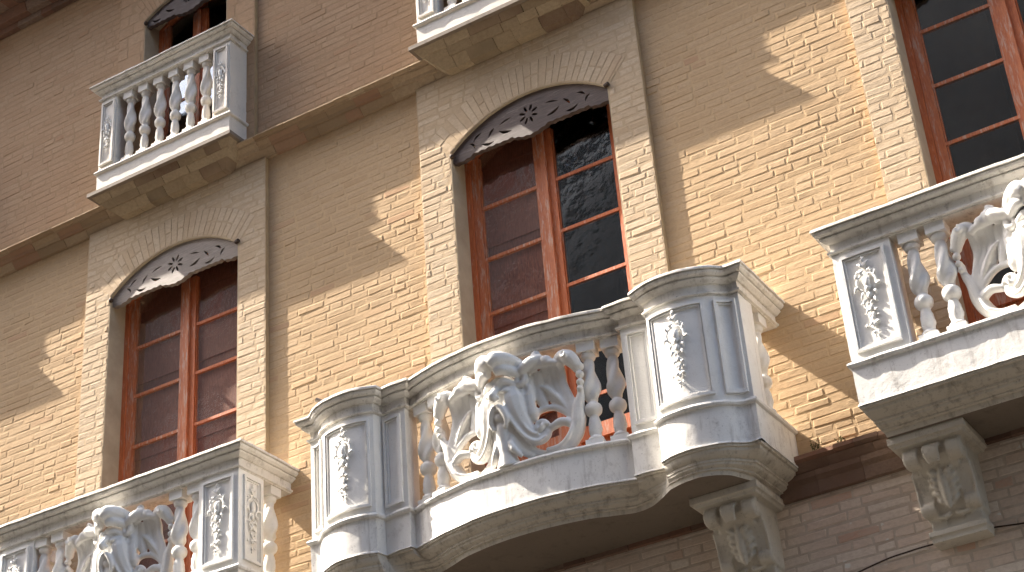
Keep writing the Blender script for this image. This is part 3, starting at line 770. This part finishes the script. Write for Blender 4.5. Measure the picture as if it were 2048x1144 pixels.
def rail(path, z, h, parent, over=.085, th=.17):
    """moulded handrail, z = top"""
    mb = MB(); k = h/.18; o = over
    prof = [(-th, z-h), (-th, z-h*.35), (-th-.03, z-h*.22), (-th-.03, z), (o-.004, z), (o, z-.004), (o+.002, z-.020*k), (o-.018, z-.021*k), (o-.019, z-.028*k), (o-.008, z-.030*k), (o-.014, z-.044*k), (o-.030, z-.056*k), (o-.046, z-.058*k), (o-.047, z-.066*k), (o-.036, z-.068*k), (o-.040, z-.076*k), (o-.056, z-.088*k), (.018, z-.096*k), (.004, z-.098*k), (.002, z-.104*k), (.002, z-.150*k), (.012, z-.152*k), (.022, z-.158*k), (.020, z-.170*k), (.004, z-.174*k), (.004, z-h)]
    sweep(mb, path, 0, path.L, prof)
    return link('handrail', mb.mesh(), M['plaster_rail'], parent, 25)
def plinth(path, z0, z1, parent, th=.17):
    mb = MB()
    prof = [(-th, z0), (-th, z1), (.012, z1), (.024, z1-.008), (.028, z1-.020), (.022, z1-.034), (.006, z1-.040), (.003, z0+.014), (.010, z0+.010), (.012, z0)]
    sweep(mb, path, 0, path.L, prof)
    return link('plinth', mb.mesh(), M['plaster_plinth'], parent, 25)

def slab(body, soff, cx, sections, floor_z, name, label):
    mb = MB(); rings = []
    for t, z in sections:
        rings.append([(cx+b[0]+(s[0]-b[0])*t, -(b[1]+(s[1]-b[1])*t)+(.01 if (j == 0 or j == len(body)-1) else 0), z) for j, (b, s) in enumerate(zip(body, soff))])
    loft(mb, rings)
    me = mb.mesh(); me.materials.append(M['plaster_under']); me.materials.append(M['plaster_soffit_shade'])
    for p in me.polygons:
        if abs(p.normal.z) > .9 and p.area > .3: p.material_index = 1  # broad flat faces take the stucco with shade put into its colour
    o = link(name, me, None, bld, 25); o['label'] = label; return o

# curved middle balcony
bodyC = full(smooth_half(0)); soffC = full(smooth_half(1))
ZR, ZP, ZB, ZS = 5.895, 5.715, 4.960, 4.665
pc = Path(bodyC, CX)
balC = slab(bodyC, soffC, CX, [(.03, 4.80), (.03, ZS), (-.02, ZS-.001), (.0, ZS-.014), (.10, ZS-.016), (.13, ZS-.034), (.26, ZS-.052), (.44, ZS-.066), (.50, ZS-.068), (.50, ZS-.084), (.57, ZS-.086), (.60, ZS-.100), (.76, ZS-.112), (.80, ZS-.113), (.80, ZS-.124), (.93, ZS-.126), (.97, ZS-.150), (.99, ZS-.155)], 4.8, 'balcony',
            'middle balcony with a serpentine front, curved end piers and grimacing mask')
rail(pc, ZR, ZR-ZP, balC); plinth(pc, ZS+.002, ZB, balC)
def s_at(path, xrel, cx, front=True):
    best = None
    for i, p in enumerate(path.p):
        if p.y > -.35: continue
        d = abs(p.x-cx-xrel)
        if best is None or d < best[0]: best = (d, i)
    i = best[1]
    # refine linearly
    for k in (i-1, i):
        if 0 <= k < len(path.p)-1:
            a, b = path.p[k], path.p[k+1]
            if min(a.x, b.x)-1e-6 <= cx+xrel <= max(a.x, b.x)+1e-6 and abs(b.x-a.x) > 1e-4:
                f = (cx+xrel-a.x)/(b.x-a.x); return path.s[k]+f*(path.s[k+1]-path.s[k])
    return path.s[i]
for s_ in (-1, 1):
    e = lambda x: s_at(pc, s_*x, CX)
    cs = pc.s[0]+.60 if s_ < 0 else pc.L-.60            # corner arc position
    lo, hi = sorted((e(.865), cs-s_*-.30 if s_ > 0 else cs-.30))
    if s_ > 0: lo, hi = e(.865), cs+.20
    else: lo, hi = cs-.20, e(.865)
    pans = [tuple(sorted((e(.90), e(1.055)))), tuple(sorted((e(1.115), e(1.50)))), tuple(sorted((e(1.555), e(1.685))))]
    pr = pier(pc, lo, hi, ZB-.002, ZP+.002, balC, pans)
    sd_ = (cs+.05, cs+.23) if s_ > 0 else (cs-.23, cs-.05)
    put_garland(pc, (e(1.115)+e(1.50))/2, 5.36, pr, 1.08)
    # half pier against the wall and one baluster in the side opening
    wl = (pc.L-.06, pc.L) if s_ > 0 else (0, .06)
    p, n, i = pc.at(pc.L-.22 if s_ > 0 else .22)
    inst('baluster', BAL, balC, (p.x-s_*.07, p.y, ZB-.004), 0, (1, 1, (ZP-ZB+.008)/.735))
    for xr in (.610, .770):
        p, n, i = pc.at(e(xr)); q = p-n*.065
        inst('baluster', BAL, balC, (q.x, q.y, ZB-.004), -s_*-.22, (1, 1, (ZP-ZB+.008)/.735))
    inst('console', CONS, balC, (CX+s_*1.335, 0, ZS-.156), 0, (1, 1, 1))
inst('mask_cartouche', CART, balC, (CX, -.625, ZB), 0, (1, 1, 1))
# broken iron stub and mortar lump on the left end of the middle handrail
mb = MB(); mb.tube([(CX-1.50, -.70, ZR-.02), (CX-1.52, -.71, ZR+.05), (CX-1.56, -.73, ZR+.075)], [.02, .018, .016], 8)
link('iron_stub', mb.mesh(), M['iron'], balC, 60)

# rectangular balconies on both sides
def rect_balcony(cx, hw, seed, label):
    body = [(-hw, 0), (-hw, .62), (hw, .62), (hw, 0)]; soff = [(-hw+.07, 0), (-hw+.07, .44), (hw-.07, .44), (hw-.07, 0)]
    pa = Path(body, cx)
    b = slab(body, soff, cx, [(.03, 4.80), (.03, ZS), (-.02, ZS-.001), (.0, ZS-.014), (.10, ZS-.016), (.13, ZS-.034), (.26, ZS-.052), (.44, ZS-.066), (.50, ZS-.068), (.50, ZS-.084), (.57, ZS-.086), (.60, ZS-.100), (.76, ZS-.112), (.80, ZS-.113), (.80, ZS-.124), (.93, ZS-.126), (.97, ZS-.152), (.99, ZS-.157)], 4.8, 'balcony', label)
    rail(pa, ZR+.005, ZR-ZP+.005, b); plinth(pa, ZS+.002, ZB, b)
    for s_ in (-1, 1):
        c_ = pa.s[1] if s_ < 0 else pa.s[2]
        lo, hi = (c_-.29, c_+.375) if s_ < 0 else (c_-.375, c_+.29)
        fr = (c_+.045, c_+.335) if s_ < 0 else (c_-.335, c_-.045); si = (c_-.25, c_-.05) if s_ < 0 else (c_+.05, c_+.25)
        pr = pier(pa, lo, hi, ZB-.002, ZP+.002, b, [fr, si])
        put_garland(pa, sum(fr)/2, 5.34, pr, 1.1); put_garland(pa, sum(si)/2, 5.34, pr, 1.05)
        wl = (pa.L-.06, pa.L) if s_ > 0 else (0, .06)
        inst('baluster', BAL, b, (cx+s_*(hw-.07), -.17, ZB-.004), 0, (1, 1, (ZP-ZB+.008)/.735))
        for xr in (.600, .775): inst('baluster', BAL, b, (cx+s_*xr, -.55, ZB-.004), 0, (1, 1, (ZP-ZB+.008)/.735))
        inst('console', CONS, b, (cx+s_*.97, 0, ZS-.158), 0, (1.02, 1, 1))
    inst('mask_cartouche', CART, b, (cx, -.505, ZB), 0, (.93, .9, .97))
    return b
rect_balcony(BX, 1.213, 5, 'lower left balcony with a straight front, seen at its right corner')
rect_balcony(DX, 1.262, 6, 'right balcony with a straight front, sunlit above a scrolled bracket')

# shallow balconies of the storey above
def upper_balcony(cx, label):
    hw, dp = .757, .272; zt, zc, zb, zs = 10.287, 10.125, 9.345, 9.10
    pa = Path([(-hw, 0), (-hw, dp), (hw, dp), (hw, 0)], cx)
    # corbel of bricks in courses
    secs = [(.815, .335, 9.097, 9.062, 'plaster_soffit_shade'), (.785, .305, 9.060, 9.008, .045), (.735, .255, 9.006, 8.955, .05), (.675, .198, 8.953, 8.890, .07)]
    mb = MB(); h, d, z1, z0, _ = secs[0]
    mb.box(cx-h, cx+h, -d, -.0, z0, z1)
    b = link('balcony', mb.mesh(), M['plaster_soffit_shade'], bld); b['label'] = label
    mb = MB(); rnd = random.Random(int(abs(cx)*10))
    for (h, d, z1, z0, inn) in secs[1:]:
        x = cx-h
        while x < cx+h-.01:
            xe = min(cx+h, x+rnd.uniform(.13, .30)); dy = rnd.uniform(0, .014)
            xa, xb = x+.002, xe-.002; ia = inn if x <= cx-h+.001 else 0; ib = inn if xe >= cx+h-.001 else 0
            mb.add([(xa+ia, -d+dy+inn, z0), (xb-ib, -d+dy+inn, z0), (xb-ib, 0, z0), (xa+ia, 0, z0), (xa, -d+dy, z1), (xb, -d+dy, z1), (xb, 0, z1), (xa, 0, z1)],
                   [(0, 3, 2, 1), (4, 5, 6, 7), (0, 1, 5, 4), (1, 2, 6, 5), (2, 3, 7, 6), (3, 0, 4, 7)]); x = xe
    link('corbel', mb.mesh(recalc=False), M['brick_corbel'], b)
    rail(pa, zt, zt-zc, b, .082, .15); pl_ = plinth(pa, zs, zb, b, .15); pl_.data.materials[0] = M['plaster_up']
    for s_ in (-1, 1):
        c_ = pa.s[1] if s_ < 0 else pa.s[2]
        lo, hi = (0, c_+.19) if s_ < 0 else (c_-.19, pa.L)
        fr = (c_+.018, c_+.175) if s_ < 0 else (c_-.175, c_-.018)
        pr = pier(pa, lo, hi, zb-.002, zc+.002, b, [fr], th=.13)
        pr.data.materials[0] = M['plaster_up']; put_garland(pa, sum(fr)/2, 9.72, pr, .8)
    for k in range(6):
        inst('baluster', BAL_UP, b, (cx-.445+k*.178, -dp+.06, zb-.004), 0, (1, 1, (zc-zb+.008)/.655))
    return b
upper_balcony(UX[0], 'upper left shallow balcony with six twisted balusters')
upper_balcony(UX[1], 'shallow balcony cut by the top edge above the middle window')
upper_balcony(UX[2], 'shallow balcony beyond the left edge, seen only by its shadow')

# ------------------------------------------------------------------ cable, weeds
cb = bpy.data.objects.new('cable', None)
mb = MB()
pts = [(-4.6, -.02, 3.66), (-3.9, -.02, 3.80), (-3.284, -.022, 3.925), (-3.05, -.03, 3.945), (-2.893, -.02, 3.952), (-2.72, -.026, 3.945), (-2.60, -.02, 3.93), (-2.55, -.02, 3.955), (-2.35, -.022, 3.93), (-2.0, -.02, 3.90), (-1.4, -.02, 3.93), (.5, -.02, 3.9)]
mb.tube(catmull(pts, 6), .0055, 8)
tag(link('cable', mb.mesh(), M['cable'], None, 60), 'thin black cable sagging along the shaded lower brick wall under the right bracket', 'cable')
def weed(x, y, z, n, h, seed, label):
    rnd = random.Random(seed); mb = MB()
    for _ in range(n):
        a = rnd.uniform(0, 2*PI); l = h*rnd.uniform(.5, 1); k = rnd.uniform(.3, .9)
        p0 = Vector((x+rnd.uniform(-.03, .03), y, z)); p1 = p0+Vector((math.cos(a)*l*k*.5, -abs(math.sin(a))*l*k*.4, l*.7)); p2 = p1+Vector((math.cos(a)*l*k*.5, -abs(math.sin(a))*l*k*.4, l*.15))
        mb.tube([p0, p1, p2], [.0018, .0015, .0006], 5)
        for t in (.4, .7, .95): mb.ball(tuple(p0.lerp(p2, t)), .004, .002, .006, 6, 4)
    tag(link('weed', mb.mesh(), M['weed']), label, 'plant', 'dry weeds rooted in the lower ledge')
weed(-3.50, -.06, 4.745, 9, .07, 1, 'small dry weed on the brick ledge beside the middle balcony')
weed(-3.33, -.06, 4.745, 6, .05, 2, 'tiny dry weed on the brick ledge between the two balconies')

# ------------------------------------------------------------------ street and the building opposite
mb = MB(); mb.add([(-150, -150, -1.6), (150, -150, -1.6), (150, 150, -1.6), (-150, 150, -1.6)], [(0, 1, 2, 3)])
tag(link('street', mb.mesh(), M['asphalt']), kind='structure')
op = bpy.data.objects.new('opposite_building', None); COL.objects.link(op); op.location = (0, -13.5, -1.6)
tag(op, 'plain rendered building across the street, seen only as a dark reflection in the panes', 'building')
mb = MB(); mb.box(-30, 22, -9, 0, 0, 22.9)
link('wall', mb.mesh(), M['opposite'], op)
mb = MB(); mb.box(-30.4, 22.4, -9.4, .6, 22.902, 23.3)
link('eaves', mb.mesh(), M['stone'], op)
for k in range(14):
    for j in range(5):
        x = -28+k*3.6; z = 2+j*4.4
        mb = MB(); mb.box(x-.75, x+.75, .002, .06, z-.1, z+2.4)
        f_ = link('window', mb.mesh(), M['stone'], op)
        mb = MB(); mb.box(x-.6, x+.6, .061, .09, z, z+2.2); link('shutter', mb.mesh(), M['shutter'], f_)
print('objects', len(bpy.data.objects))
